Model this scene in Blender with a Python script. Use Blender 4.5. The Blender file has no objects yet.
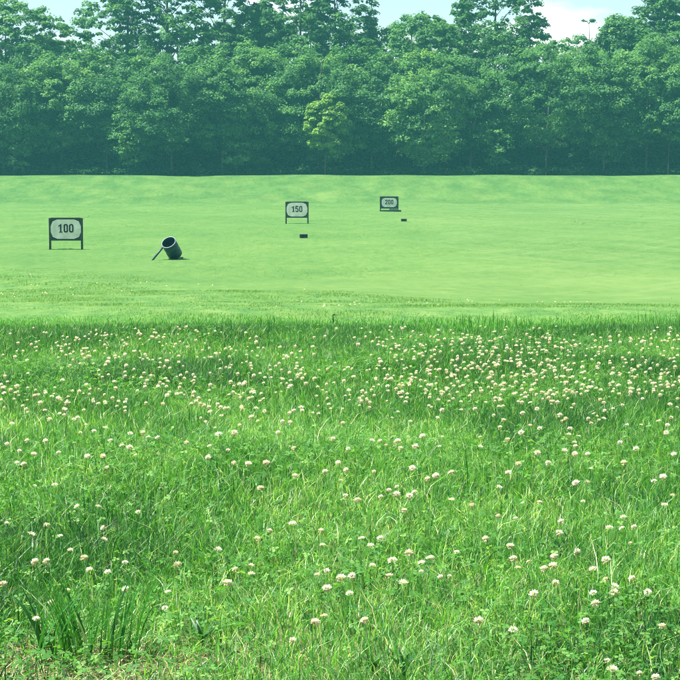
import bpy, bmesh, math, random
import numpy as np
from mathutils import Vector, Matrix

random.seed(7)
rng = np.random.default_rng(11)
S = bpy.context.scene
COL = S.collection
PI = math.pi

# ------------------------------------------------------------------ camera
CAMZ = 3.8                     # eye height over the fairway
F = 1800.0                     # focal length in pixels of a 680 px wide frame
PITCH = math.atan(165.0 / F)   # horizon sits 165 px over the centre
cam_d = bpy.data.cameras.new('camera')
cam = bpy.data.objects.new('camera', cam_d)
COL.objects.link(cam)
cam.location = (0, 0, CAMZ)
cam.rotation_euler = (PI / 2 - PITCH, 0, 0)
cam_d.sensor_width = 36
cam_d.lens = 36 * F / 680
cam_d.clip_end = 3000
S.camera = cam


def ray(px, py):
    a, b = (px - 340) / F, (340 - py) / F
    return np.array([a, math.cos(PITCH) + b * math.sin(PITCH), -math.sin(PITCH) + b * math.cos(PITCH)])


def at_dist(px, py, D):
    d = ray(px, py)
    return d * (D / d[1]) + np.array([0, 0, CAMZ])


# ------------------------------------------------------------------ terrain
PY = np.array([-40, 0, 4, 9, 14.6, 16.3, 20.5, 30, 45, 60, 75, 91, 110, 150, 228, 236, 246, 262, 271, 276, 300, 420.])
PZ = np.array([-1.30, -1.27, -1.26, -1.26, -1.27, -1.31, -1.52, -2.12, -2.88, -3.40, -3.70, -3.80, -3.8, -3.8, -3.8, -3.74, -3.0, -1.0, -0.08, -0.02, 0.5, 3.0]) + CAMZ
_fy = np.linspace(-40, 420, 4601)
_fz = np.interp(_fy, PY, PZ)
_k = np.hanning(31); _k /= _k.sum()
_fz = np.convolve(np.pad(_fz, 15, mode='edge'), _k, mode='valid')


def gz(x, y):
    x = np.asarray(x, float); y = np.asarray(y, float)
    z = np.interp(y, _fy, _fz)
    near = np.clip((y - 14) / 20, 0, 1)
    z = z + near * 0.05 * (np.sin(x * 0.21 + y * 0.08) + 0.6 * np.sin(x * 0.47 - y * 0.13 + 1.3))
    bank = np.clip((y - 232) / 8, 0, 1) * np.clip((268 - y) / 8, 0, 1)
    z = z + bank * 0.16 * (np.sin(x * 0.9 + 0.6 * np.sin(y * 0.5)) * np.sin(y * 0.45 + x * 0.23) + 0.7 * np.sin(x * 0.37 + y * 0.31))
    top = np.clip((y - 262) / 8, 0, 1)
    z = z + top * 0.03 * np.sin(x * 0.09 + 1.0)
    mead = np.clip((15.2 - y) / 1.5, 0, 1)
    z = z + mead * 0.018 * (np.sin(x * 1.9 + y * 1.1) + np.sin(x * 0.8 - y * 1.7 + 2))
    return z


def on_ground(px, py, h=0.0):
    """world point where the view ray through a pixel meets the ground (+h)"""
    d = ray(px, py)
    t = np.concatenate([np.linspace(2.5, 20, 1500), np.linspace(20, 300, 6000)]) / d[1]
    P = d[None, :] * t[:, None] + np.array([0, 0, CAMZ])
    below = P[:, 2] <= gz(P[:, 0], P[:, 1]) + h
    i = int(np.argmax(below))
    return P[i]


# ------------------------------------------------------------------ materials
def new_mat(name):
    m = bpy.data.materials.new(name)
    m.use_nodes = True
    n = m.node_tree.nodes
    for x in list(n):
        n.remove(x)
    return m, n, m.node_tree.links


def ramp(nodes, stops, interp='LINEAR'):
    r = nodes.new('ShaderNodeValToRGB')
    e = r.color_ramp.elements
    r.color_ramp.interpolation = interp
    while len(e) < len(stops):
        e.new(0.5)
    for i, (p, c) in enumerate(stops):
        e[i].position = p
        e[i].color = (*c, 1)
    return r


def leaf_mat(name, stops, trans=0.35, tgain=1.5, rough=0.5, spec=0.35):
    m, n, l = new_mat(name)
    at = n.new('ShaderNodeAttribute'); at.attribute_name = 'tint'
    r = ramp(n, stops)
    l.new(at.outputs['Fac'], r.inputs['Fac'])
    p = n.new('ShaderNodeBsdfPrincipled')
    p.inputs['Roughness'].default_value = rough
    p.inputs['Specular IOR Level'].default_value = spec
    l.new(r.outputs['Color'], p.inputs['Base Color'])
    t = n.new('ShaderNodeBsdfTranslucent')
    mx = n.new('ShaderNodeMix'); mx.data_type = 'RGBA'; mx.blend_type = 'MULTIPLY'
    mx.inputs['Factor'].default_value = 1
    l.new(r.outputs['Color'], mx.inputs['A'])
    mx.inputs['B'].default_value = (tgain * 1.1, tgain * 1.15, tgain * 0.5, 1)
    l.new(mx.outputs['Result'], t.inputs['Color'])
    ms = n.new('ShaderNodeMixShader'); ms.inputs['Fac'].default_value = trans
    l.new(p.outputs[0], ms.inputs[1]); l.new(t.outputs[0], ms.inputs[2])
    o = n.new('ShaderNodeOutputMaterial')
    l.new(ms.outputs[0], o.inputs['Surface'])
    return m


def noise_mat(name, c1, c2, scale=8, rough=0.6, spec=0.3, metallic=0, bump=0.0, detail=6, coord='Object', ramp_lo=0.35, ramp_hi=0.65):
    m, n, l = new_mat(name)
    tc = n.new('ShaderNodeTexCoord')
    nz = n.new('ShaderNodeTexNoise'); nz.inputs['Scale'].default_value = scale; nz.inputs['Detail'].default_value = detail
    l.new(tc.outputs[coord], nz.inputs['Vector'])
    r = ramp(n, [(ramp_lo, c1), (ramp_hi, c2)])
    l.new(nz.outputs['Fac'], r.inputs['Fac'])
    p = n.new('ShaderNodeBsdfPrincipled')
    p.inputs['Roughness'].default_value = rough
    p.inputs['Specular IOR Level'].default_value = spec
    p.inputs['Metallic'].default_value = metallic
    l.new(r.outputs['Color'], p.inputs['Base Color'])
    if bump:
        b = n.new('ShaderNodeBump'); b.inputs['Strength'].default_value = bump; b.inputs['Distance'].default_value = 0.02
        l.new(nz.outputs['Fac'], b.inputs['Height']); l.new(b.outputs[0], p.inputs['Normal'])
    o = n.new('ShaderNodeOutputMaterial')
    l.new(p.outputs[0], o.inputs['Surface'])
    return m


M_GRASS = leaf_mat('meadow_grass', [(0.0, (0.008, 0.055, 0.012)), (0.35, (0.030, 0.150, 0.022)), (0.65, (0.080, 0.255, 0.034)), (0.88, (0.180, 0.35, 0.070)), (1.0, (0.40, 0.48, 0.24))], 0.36, 1.9, 0.40, 0.33)
M_LAWN = leaf_mat('lawn_grass', [(0.0, (0.050, 0.140, 0.034)), (0.5, (0.088, 0.195, 0.046)), (1.0, (0.155, 0.255, 0.070))], 0.45, 1.7, 0.5, 0.3)
M_STRAW = leaf_mat('dry_straw', [(0.0, (0.18, 0.16, 0.06)), (0.5, (0.36, 0.32, 0.15)), (1.0, (0.55, 0.50, 0.30))], 0.2, 1.0, 0.6, 0.3)
M_CLOVER = leaf_mat('clover_leaf', [(0.0, (0.026, 0.118, 0.022)), (0.6, (0.070, 0.215, 0.036)), (1.0, (0.19, 0.33, 0.085))], 0.38, 1.6, 0.6, 0.2)
M_TREE = leaf_mat('tree_leaf', [(0.0, (0.014, 0.050, 0.018)), (0.45, (0.062, 0.165, 0.048)), (0.8, (0.120, 0.250, 0.066)), (1.0, (0.20, 0.34, 0.08))], 0.36, 1.5, 0.6, 0.12)
M_YOUNG = leaf_mat('young_leaf', [(0.0, (0.10, 0.20, 0.04)), (0.6, (0.22, 0.37, 0.06)), (1.0, (0.34, 0.47, 0.09))], 0.36, 1.4, 0.6, 0.12)
M_BARK = noise_mat('bark', (0.05, 0.04, 0.03), (0.13, 0.11, 0.085), 3, 0.9, 0.1, bump=0.6)
M_STEM = noise_mat('green_stem', (0.06, 0.17, 0.035), (0.12, 0.24, 0.06), 30, 0.6)
M_PETAL = leaf_mat('clover_petal', [(0.0, (0.70, 0.60, 0.47)), (0.5, (0.80, 0.74, 0.62)), (1.0, (0.84, 0.82, 0.74))], 0.25, 0.9, 0.6, 0.2)
M_BROWN = leaf_mat('faded_floret', [(0.0, (0.30, 0.15, 0.09)), (0.5, (0.50, 0.30, 0.21)), (1.0, (0.68, 0.50, 0.38))], 0.25, 0.9, 0.7, 0.2)
M_POST = noise_mat('dark_green_paint', (0.012, 0.030, 0.022), (0.022, 0.045, 0.032), 6, 0.55, 0.4, bump=0.1)
M_FACE = noise_mat('white_board', (0.44, 0.49, 0.37), (0.64, 0.67, 0.55), 2.2, 0.6, 0.3)
M_INK = noise_mat('black_numeral', (0.008, 0.010, 0.010), (0.018, 0.020, 0.018), 8, 0.6, 0.3)
M_DRUM = noise_mat('dark_drum_paint', (0.004, 0.030, 0.040), (0.010, 0.052, 0.062), 4, 0.45, 0.4, bump=0.15)
M_DRUMIN = noise_mat('drum_inside', (0.004, 0.022, 0.040), (0.016, 0.052, 0.085), 5, 0.6, 0.3, bump=0.2)
M_RIM = noise_mat('pale_rim', (0.045, 0.085, 0.095), (0.075, 0.125, 0.135), 9, 0.45, 0.5)
M_BOX = noise_mat('dark_box_plastic', (0.006, 0.014, 0.010), (0.014, 0.026, 0.018), 6, 0.6, 0.3)
M_BOXLID = noise_mat('box_lid', (0.07, 0.13, 0.08), (0.13, 0.20, 0.12), 6, 0.6, 0.3)
M_WEED = leaf_mat('weed_leaf', [(0.0, (0.022, 0.095, 0.028)), (1.0, (0.06, 0.18, 0.045))], 0.3, 1.3, 0.45, 0.4)


# ------------------------------------------------------------------ mesh helpers
def mesh_np(name, V, faces_loops, counts, mats, tint=None, mat_idx=None):
    me = bpy.data.meshes.new(name)
    V = np.ascontiguousarray(V, np.float32)
    loops = np.ascontiguousarray(faces_loops, np.int32)
    counts = np.ascontiguousarray(counts, np.int32)
    me.vertices.add(len(V)); me.vertices.foreach_set('co', V.ravel())
    me.loops.add(len(loops)); me.loops.foreach_set('vertex_index', loops)
    me.polygons.add(len(counts))
    st = np.zeros(len(counts), np.int32); st[1:] = np.cumsum(counts)[:-1]
    me.polygons.foreach_set('loop_start', st)
    try:
        me.polygons.foreach_set('loop_total', counts)
    except Exception:
        pass
    if mat_idx is not None:
        me.polygons.foreach_set('material_index', np.ascontiguousarray(mat_idx, np.int32))
    for m in mats:
        me.materials.append(m)
    if tint is not None:
        a = me.attributes.new('tint', 'FLOAT', 'FACE')
        a.data.foreach_set('value', np.ascontiguousarray(tint, np.float32))
    me.update(calc_edges=True)
    me.validate()
    return me


def link(name, me, parent=None):
    o = bpy.data.objects.new(name, me)
    COL.objects.link(o)
    if parent is not None:
        o.parent = parent
    return o


def tag(o, label=None, cat=None, group=None, kind=None):
    if label: o['label'] = label
    if cat: o['category'] = cat
    if group: o['group'] = group
    if kind: o['kind'] = kind
    return o


def empty(name, loc, rz=0.0):
    o = bpy.data.objects.new(name, None)
    COL.objects.link(o)
    o.empty_display_size = 0.1
    o.location = loc
    o.rotation_euler = (0, 0, rz)
    return o


def bm_obj(name, bm, mat, parent=None, smooth=False):
    me = bpy.data.meshes.new(name)
    bm.normal_update()
    bm.to_mesh(me); bm.free()
    for m in (mat if isinstance(mat, (list, tuple)) else [mat]):
        me.materials.append(m)
    if smooth:
        for p in me.polygons:
            p.use_smooth = True
    return link(name, me, parent)


def add_box(bm, c, s, bevel=0.0):
    r = bmesh.ops.create_cube(bm, size=1.0)
    vs = r['verts']
    bmesh.ops.scale(bm, vec=s, verts=vs)
    bmesh.ops.translate(bm, vec=c, verts=vs)
    if bevel:
        es = list({e for v in vs for e in v.link_edges})
        bmesh.ops.bevel(bm, geom=es, offset=bevel, segments=2, affect='EDGES', profile=0.5)


def quads_from(cent, nrm, size, aspect=1.4):
    """diamond leaves: centres, normals, sizes -> verts (n*4)"""
    n = len(cent)
    a = rng.normal(size=(n, 3))
    u = np.cross(nrm, a); u /= np.linalg.norm(u, axis=1, keepdims=True) + 1e-9
    v = np.cross(nrm, u); v /= np.linalg.norm(v, axis=1, keepdims=True) + 1e-9
    s = size[:, None]
    V = np.empty((n, 4, 3))
    V[:, 0] = cent - u * s * aspect * 0.5
    V[:, 1] = cent - v * s * 0.5 + u * s * 0.08
    V[:, 2] = cent + u * s * aspect * 0.5 + nrm * s * (-0.12)
    V[:, 3] = cent + v * s * 0.5 + u * s * 0.08
    return V.reshape(-1, 3)


def tube(path, radii, sides=7):
    """tapered tube along a path -> verts, loops, counts"""
    path = np.asarray(path, float); k = len(path)
    V = []; L = []; C = []
    tan = np.gradient(path, axis=0)
    tan /= np.linalg.norm(tan, axis=1, keepdims=True) + 1e-9
    ref = np.array([1.0, 0.13, 0.07]) if abs(tan[0][0]) < 0.8 else np.array([0.1, 1.0, 0.07])
    for i in range(k):
        u = np.cross(tan[i], ref); u /= np.linalg.norm(u) + 1e-9
        v = np.cross(tan[i], u)
        for j in range(sides):
            a = 2 * PI * j / sides
            V.append(path[i] + radii[i] * (math.cos(a) * u + math.sin(a) * v))
    for i in range(k - 1):
        for j in range(sides):
            j2 = (j + 1) % sides
            L += [i * sides + j, i * sides + j2, (i + 1) * sides + j2, (i + 1) * sides + j]; C.append(4)
    L += list(range((k - 1) * sides, k * sides)); C.append(sides)
    return np.array(V), L, C


class Acc:
    def __init__(self):
        self.V = []; self.L = []; self.C = []; self.T = []; self.M = []; self.n = 0

    def add(self, V, L, C, tint=0.5, mi=0):
        V = np.asarray(V); L = np.asarray(L, np.int64); C = np.asarray(C)
        self.V.append(V); self.L.append(L + self.n); self.C.append(C); self.n += len(V)
        self.T.append(np.broadcast_to(np.asarray(tint, float), (len(C),)).copy())
        self.M.append(np.full(len(C), mi, np.int32))

    def mesh(self, name, mats):
        return mesh_np(name, np.concatenate(self.V), np.concatenate(self.L), np.concatenate(self.C), mats, np.concatenate(self.T), np.concatenate(self.M))


# value noise in numpy for patches
class VNoise:
    def __init__(self, seed):
        self.t = np.random.default_rng(seed).random((256, 256))

    def __call__(self, x, y):
        xi = np.floor(x).astype(int); yi = np.floor(y).astype(int)
        fx = x - xi; fy = y - yi
        fx = fx * fx * (3 - 2 * fx); fy = fy * fy * (3 - 2 * fy)
        g = lambda a, b: self.t[a % 256, b % 256]
        return (g(xi, yi) * (1 - fx) + g(xi + 1, yi) * fx) * (1 - fy) + (g(xi, yi + 1) * (1 - fx) + g(xi + 1, yi + 1) * fx) * fy


N1, N2, N3 = VNoise(1), VNoise(2), VNoise(3)


# ------------------------------------------------------------------ ground sheet
def build_ground():
    xs = np.concatenate([-np.geomspace(150, 4, 46), np.linspace(-3.6, 3.6, 37), np.geomspace(4, 150, 46)])
    ys = np.concatenate([np.linspace(-30, 2, 9), np.linspace(2.5, 16, 70), np.linspace(16.5, 60, 70), np.linspace(61, 228, 110), np.linspace(229, 278, 90), np.linspace(281, 400, 30)])
    X, Y = np.meshgrid(xs, ys)
    Z = gz(X, Y)
    V = np.stack([X.ravel(), Y.ravel(), Z.ravel()], 1)
    nx, ny = len(xs), len(ys)
    i, j = np.meshgrid(np.arange(nx - 1), np.arange(ny - 1))
    a = (j * nx + i).ravel()
    L = np.stack([a, a + 1, a + nx + 1, a + nx], 1).ravel()
    m, n, l = new_mat('ground_turf')
    geo = n.new('ShaderNodeNewGeometry')
    sep = n.new('ShaderNodeSeparateXYZ'); l.new(geo.outputs['Position'], sep.inputs[0])

    def noise(scale, detail=4, stretch=(1, 1, 1), rough=0.6):
        mp = n.new('ShaderNodeMapping'); mp.inputs['Scale'].default_value = stretch
        l.new(geo.outputs['Position'], mp.inputs['Vector'])
        z = n.new('ShaderNodeTexNoise'); z.inputs['Scale'].default_value = scale; z.inputs['Detail'].default_value = detail
        z.inputs['Roughness'].default_value = rough
        l.new(mp.outputs[0], z.inputs['Vector'])
        return z.outputs['Fac']

    def math_(op, a, b=None, c=None, clamp=False):
        k = n.new('ShaderNodeMath'); k.operation = op; k.use_clamp = clamp
        for idx, v in enumerate((a, b, c)):
            if v is None: continue
            if isinstance(v, (int, float)): k.inputs[idx].default_value = v
            else: l.new(v, k.inputs[idx])
        return k.outputs[0]

    def mix(fac, A, B):
        k = n.new('ShaderNodeMix'); k.data_type = 'RGBA'
        l.new(fac, k.inputs['Factor'])
        for nm, v in (('A', A), ('B', B)):
            if isinstance(v, tuple): k.inputs[nm].default_value = (*v, 1)
            else: l.new(v, k.inputs[nm])
        return k.outputs['Result']

    # mown turf: broad patches, mottling and fine grain
    broad = noise(0.035, 3, (1, 0.55, 1))
    mid = noise(0.32, 5, (1, 0.4, 1), 0.65)
    fine = noise(2.6, 6, (1, 0.22, 1), 0.75)
    grain = noise(16, 4, (1, 0.3, 1), 0.7)
    v = math_('ADD', math_('MULTIPLY', broad, 0.55), math_('MULTIPLY', mid, 0.5))
    v = math_('ADD', v, math_('MULTIPLY', fine, 0.85))
    v = math_('ADD', v, math_('MULTIPLY', grain, 0.55))
    tr = ramp(n, [(0.70, (0.032, 0.102, 0.018)), (0.95, (0.058, 0.136, 0.026)), (1.12, (0.080, 0.158, 0.033)), (1.35, (0.118, 0.186, 0.048))])
    sc = math_('MULTIPLY', v, 0.59)
    for e, p in zip(tr.color_ramp.elements, (0.57, 0.685, 0.775, 0.89)):
        e.position = p
    l.new(sc, tr.inputs['Fac'])
    turf = tr.outputs['Color']
    # mower stripes running diagonally across the far side of the fairway
    u = math_('ADD', math_('MULTIPLY', sep.outputs['X'], 0.94), math_('MULTIPLY', sep.outputs['Y'], 0.34))
    stripe = math_('SINE', math_('MULTIPLY', u, 1.35))
    reg = math_('MULTIPLY', math_('SUBTRACT', sep.outputs['X'], 4.0), 0.2, clamp=True)
    stripe = math_('MULTIPLY', math_('MULTIPLY', math_('ADD', math_('MULTIPLY', stripe, 0.5), 0.5), reg), 0.20, clamp=True)
    turf = mix(stripe, turf, (0.120, 0.178, 0.060))
    # thin crossing lines of clippings left by the mower
    for ang, sgn in ((0.62, 1), (-0.75, -1)):
        ca, sa = math.cos(ang), math.sin(ang)
        u1 = math_('ADD', math_('MULTIPLY', sep.outputs['X'], ca), math_('MULTIPLY', sep.outputs['Y'], sa * 0.45))
        u2 = math_('ADD', math_('MULTIPLY', sep.outputs['X'], -sa), math_('MULTIPLY', sep.outputs['Y'], ca * 0.45))
        cmb = n.new('ShaderNodeCombineXYZ'); l.new(math_('MULTIPLY', u1, 1.5), cmb.inputs[0]); l.new(math_('MULTIPLY', u2, 0.10), cmb.inputs[1])
        sn = n.new('ShaderNodeTexNoise'); sn.inputs['Scale'].default_value = 1.0; sn.inputs['Detail'].default_value = 3
        l.new(cmb.outputs[0], sn.inputs['Vector'])
        ln = math_('MULTIPLY', math_('SUBTRACT', sn.outputs['Fac'], 0.55), 5.0, clamp=True)
        side = math_('MULTIPLY', math_('ADD', sep.outputs['X'], 1.0), 0.12, clamp=True)
        turf = mix(math_('MULTIPLY', math_('MULTIPLY', ln, side), 0.32, clamp=True), turf, (0.150, 0.212, 0.082))
    # sun-bleached drier patch at the foot of the slope
    dx = math_('MULTIPLY', math_('SUBTRACT', sep.outputs['X'], 7.0), 0.10)
    dy = math_('MULTIPLY', math_('SUBTRACT', sep.outputs['Y'], 55.0), 0.055)
    rr = math_('ADD', math_('MULTIPLY', dx, dx), math_('MULTIPLY', dy, dy))
    dry = math_('MULTIPLY', math_('SUBTRACT', 1.0, rr), 0.45, clamp=True)
    dry = math_('MULTIPLY', dry, math_('ADD', math_('MULTIPLY', mid, 0.9), 0.15), clamp=True)
    turf = mix(dry, turf, (0.125, 0.188, 0.050))
    # longer, fresher grass on the slope below the meadow
    edge = math_('ADD', math_('MULTIPLY', sep.outputs['X'], -2.4), 43.0)
    edge = math_('ADD', edge, math_('MULTIPLY', math_('SUBTRACT', mid, 0.5), 16.0))
    rough = math_('MULTIPLY', math_('SUBTRACT', edge, sep.outputs['Y']), 0.10, clamp=True)
    rcol = ramp(n, [(0.40, (0.034, 0.110, 0.022)), (0.50, (0.068, 0.160, 0.032)), (0.60, (0.130, 0.205, 0.052))])
    l.new(math_('ADD', math_('MULTIPLY', fine, 0.6), math_('MULTIPLY', grain, 0.4)), rcol.inputs['Fac'])
    turf = mix(math_('MULTIPLY', rough, 0.8), turf, rcol.outputs['Color'])
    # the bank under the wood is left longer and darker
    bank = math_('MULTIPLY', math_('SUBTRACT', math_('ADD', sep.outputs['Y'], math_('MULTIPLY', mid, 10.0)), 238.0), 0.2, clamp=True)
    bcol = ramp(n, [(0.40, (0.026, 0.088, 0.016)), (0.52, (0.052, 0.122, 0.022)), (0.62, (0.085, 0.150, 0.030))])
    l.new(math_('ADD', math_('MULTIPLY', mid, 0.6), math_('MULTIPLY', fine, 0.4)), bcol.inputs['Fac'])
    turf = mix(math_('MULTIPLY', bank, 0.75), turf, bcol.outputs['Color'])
    # soil and thatch under the meadow
    soil = ramp(n, [(0.35, (0.035, 0.060, 0.018)), (0.65, (0.13, 0.14, 0.06))])
    l.new(noise(38, 6), soil.inputs['Fac'])
    mead = math_('MULTIPLY', math_('SUBTRACT', math_('ADD', 14.6, mid), sep.outputs['Y']), 0.9, clamp=True)
    col = mix(mead, turf, soil.outputs['Color'])
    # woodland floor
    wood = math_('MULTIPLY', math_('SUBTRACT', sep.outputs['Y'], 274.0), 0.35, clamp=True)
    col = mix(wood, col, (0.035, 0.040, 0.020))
    p = n.new('ShaderNodeBsdfPrincipled')
    p.inputs['Roughness'].default_value = 0.85
    p.inputs['Specular IOR Level'].default_value = 0.15
    l.new(col, p.inputs['Base Color'])
    b = n.new('ShaderNodeBump'); b.inputs['Strength'].default_value = 0.55; b.inputs['Distance'].default_value = 0.10
    l.new(math_('ADD', math_('MULTIPLY', fine, 0.7), math_('MULTIPLY', grain, 0.35)), b.inputs['Height'])
    l.new(b.outputs[0], p.inputs['Normal'])
    o = n.new('ShaderNodeOutputMaterial'); l.new(p.outputs[0], o.inputs['Surface'])
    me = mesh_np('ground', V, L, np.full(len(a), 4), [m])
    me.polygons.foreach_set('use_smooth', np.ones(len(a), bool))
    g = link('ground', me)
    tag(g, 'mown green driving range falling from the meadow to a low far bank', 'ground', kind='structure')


build_ground()


# ------------------------------------------------------------------ blades
def blades(x, y, h, w, lean, tint, az=None, curve=0.6, zoff=-0.01, base=None):
    n = len(x)
    if az is None: az = rng.random(n) * 2 * PI
    z = (gz(x, y) if base is None else base) + zoff
    face = az + rng.normal(0, 0.9, n) + PI / 2
    dx, dy = np.cos(az), np.sin(az)
    wx, wy = np.cos(face) * w * 0.5, np.sin(face) * w * 0.5
    V = np.empty((n, 5, 3))
    mz = h * 0.55; mo = lean * h * 0.32
    tz = h * (1 - 0.25 * lean * curve); to = lean * h * 0.95
    V[:, 0] = np.stack([x - wx, y - wy, z], 1)
    V[:, 1] = np.stack([x + wx, y + wy, z], 1)
    V[:, 2] = np.stack([x + dx * mo + wx * .85, y + dy * mo + wy * .85, z + mz], 1)
    V[:, 3] = np.stack([x + dx * mo - wx * .85, y + dy * mo - wy * .85, z + mz], 1)
    V[:, 4] = np.stack([x + dx * to, y + dy * to, z + tz], 1)
    b = (np.arange(n) * 5)[:, None]
    L = (b + np.array([0, 1, 2, 3, 3, 2, 4])[None, :]).ravel()
    C = np.tile([4, 3], n)
    T = np.repeat(tint, 2)
    return V.reshape(-1, 3), L, C, T


def wedge(n, y0, y1, k, m, power=1.0):
    """random points over the strip the view covers (half width k*y+m), uniform over area"""
    out_x = []; out_y = []; tot = 0
    W = k * y1 + m
    while tot < n:
        y = rng.uniform(y0, y1, n); x = rng.uniform(-W, W, n)
        ok = np.abs(x) < k * y + m
        out_x.append(x[ok]); out_y.append(y[ok]); tot += ok.sum()
    return np.concatenate(out_x)[:n], np.concatenate(out_y)[:n]


def build_meadow():
    acc = Acc()
    # main sward
    n = 620000
    x, y = wedge(n, 3.3, 16.2, 0.19, 1.3)
    ragged = 14.9 + 1.2 * (N1(x * 0.8, y * 0 + 3) - 0.5) + 0.6 * (N2(x * 3.1, y * 0 + 7) - 0.5) + 0.45 * rng.normal(size=n)
    keep = y < ragged
    # bare, strawy strip right at the front
    bare = (y < 4.62 + 0.30 * (N2(x * 2.2, y * 2.2) - 0.5)) & (x < -0.38 + 0.25 * (N1(x * 3, y * 3) - 0.5)) & (rng.random(n) < 0.74)
    keep &= ~bare
    x, y = x[keep], y[keep]; n = len(x)
    patch = N1(x * 0.85 + 5, y * 0.55) * 0.6 + N2(x * 2.6, y * 1.7) * 0.4
    cell = N3(np.floor(x * 26), np.floor(y * 26))
    h = (0.045 + 0.070 * patch + 0.025 * rng.random(n)) * (0.6 + 0.7 * rng.random(n))
    h *= np.where(y < 4.9, 0.8, 1.0) * np.clip((16.2 - y) / 2.6, 0.28, 1)
    w = rng.uniform(0.0016, 0.0044, n) * (1 + 0.03 * (y - 4))
    lean = np.abs(rng.normal(0.72, 0.48, n))
    dark = np.clip((patch - 0.45) * 1.6, -0.3, 0.35)
    t = 0.40 - dark * 0.65 + 0.25 * rng.normal(size=n) + 0.36 * (cell - 0.5)
    t -= 0.10 * np.clip((y - 8.5) / 2.5, 0, 1) * np.clip((14.6 - y) / 1.6, 0, 1) * (0.4 + 1.2 * N3(x * 0.9, y * 0.7))
    t = np.where(rng.random(n) < 0.06, rng.uniform(0.85, 1.0, n), t)
    az = 2 * PI * cell + rng.normal(0, 1.2, n)
    acc.add(*blades(x, y, h, w, lean, np.clip(t, 0, 1), az))
    # taller seed-stalk like blades in dark patches
    n2 = 26000
    x, y = wedge(n2, 3.8, 14.3, 0.19, 1.2)
    patch = N1(x * 0.85 + 5, y * 0.55) * 0.6 + N2(x * 2.6, y * 1.7) * 0.4
    k = (rng.random(n2) < np.clip((patch - 0.38) * 3, 0.08, 1)) & (y > 4.9)
    x, y = x[k], y[k]; n2 = len(x)
    acc.add(*blades(x, y, rng.uniform(0.10, 0.18, n2), rng.uniform(0.002, 0.0042, n2), np.abs(rng.normal(0.3, 0.25, n2)), np.clip(rng.normal(0.3, 0.2, n2), 0, 1)))
    # the fringe at the far edge
    n3 = 8000
    x = rng.uniform(-4.4, 4.4, n3); y = 14.5 + 0.75 * rng.normal(size=n3)
    kf = rng.random(n3) < np.clip(0.25 + (x + 2.4) * 0.28, 0.15, 1); x, y = x[kf], y[kf]; n3 = len(x)
    acc.add(*blades(x, y, rng.uniform(0.03, 0.13, n3) * (0.25 + 1.1 * N2(x * 1.7, x * 0)), rng.uniform(0.003, 0.006, n3), np.abs(rng.normal(0.25, 0.25, n3)), np.clip(rng.normal(0.38, 0.2, n3), 0, 1)))
    # thinning stragglers between the meadow and the mown slope
    n5 = 34000
    x = rng.uniform(-4.8, 4.8, n5); y = 14.6 + np.abs(rng.normal(0, 1.9, n5)) * (0.5 + N1(x * 0.6, x * 0 + 9))
    acc.add(*blades(x, y, rng.uniform(0.02, 0.055, n5) * np.clip((20 - y) / 4.5, 0.3, 1), rng.uniform(0.003, 0.006, n5), np.abs(rng.normal(0.5, 0.35, n5)), np.clip(rng.normal(0.56, 0.17, n5), 0, 1)))
    # outer parts of the meadow, outside the view
    n4 = 60000
    x = rng.uniform(-9, 9, n4); y = rng.uniform(2.5, 14.3, n4)
    k = np.abs(x) > 0.19 * y + 1.2
    x, y = x[k], y[k]; n4 = len(x)
    acc.add(*blades(x, y, rng.uniform(0.07, 0.17, n4), rng.uniform(0.004, 0.009, n4), np.abs(rng.normal(0.4, 0.3, n4)), np.clip(rng.normal(0.4, 0.2, n4), 0, 1)))
    o = link('meadow_grass', acc.mesh('meadow_grass', [M_GRASS]))
    tag(o, 'long unmown green grass of the meadow in front of the range', 'grass', kind='stuff')

    # dry stems and straw
    acc = Acc()
    n = 15000
    x = rng.uniform(-1.5, 1.5, n); y = rng.uniform(3.5, 4.85, n)
    k = (x < -0.38 + 0.18 * rng.normal(size=n)) | (rng.random(n) < 0.07)
    x, y = x[k], y[k]; n = len(x)
    acc.add(*blades(x, y, rng.uniform(0.02, 0.06, n), rng.uniform(0.002, 0.0042, n), rng.uniform(0.8, 3.0, n), rng.random(n)))
    n = 800
    x, y = wedge(n, 4.4, 13.8, 0.19, 1.0)
    acc.add(*blades(x, y, rng.uniform(0.08, 0.19, n), rng.uniform(0.002, 0.0035, n), np.abs(rng.normal(0.9, 0.4, n)), rng.uniform(0.3, 1, n)))
    o = link('dry_grass', acc.mesh('dry_grass', [M_STRAW]))
    tag(o, 'dry yellow straw lying among the green meadow blades', 'straw', kind='stuff')

    # clover leaves
    acc = Acc()
    n = 64000
    x, y = wedge(n, 3.6, 14.1, 0.19, 1.1)
    dens = N2(x * 1.3 + 9, y * 0.9 + 4)
    dens = np.where((x < -0.25) & (y < 5.8), dens + 0.3, dens)
    k = rng.random(n) < np.clip((dens - 0.32) * 2.4, 0.08, 1)
    x, y = x[k], y[k]; n = len(x)
    hh = rng.uniform(0.025, 0.095, n)
    z = gz(x, y) + hh
    size = rng.uniform(0.006, 0.015, n)
    tilt = rng.normal(0, 0.35, (n, 2))
    nr = np.stack([tilt[:, 0], tilt[:, 1], np.ones(n)], 1); nr /= np.linalg.norm(nr, axis=1, keepdims=True)
    a0 = rng.random(n) * 2 * PI
    e1 = np.cross(nr, np.array([0.3, 1, 0.1])); e1 /= np.linalg.norm(e1, axis=1, keepdims=True)
    e2 = np.cross(nr, e1)
    c = np.stack([x, y, z], 1)
    tn = np.clip(rng.normal(0.5, 0.25, n), 0, 1)
    prof = [(0.05, 0.0), (0.5, 0.42), (0.95, 0.36), (1.05, 0.0), (0.95, -0.36), (0.5, -0.42)]
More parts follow.
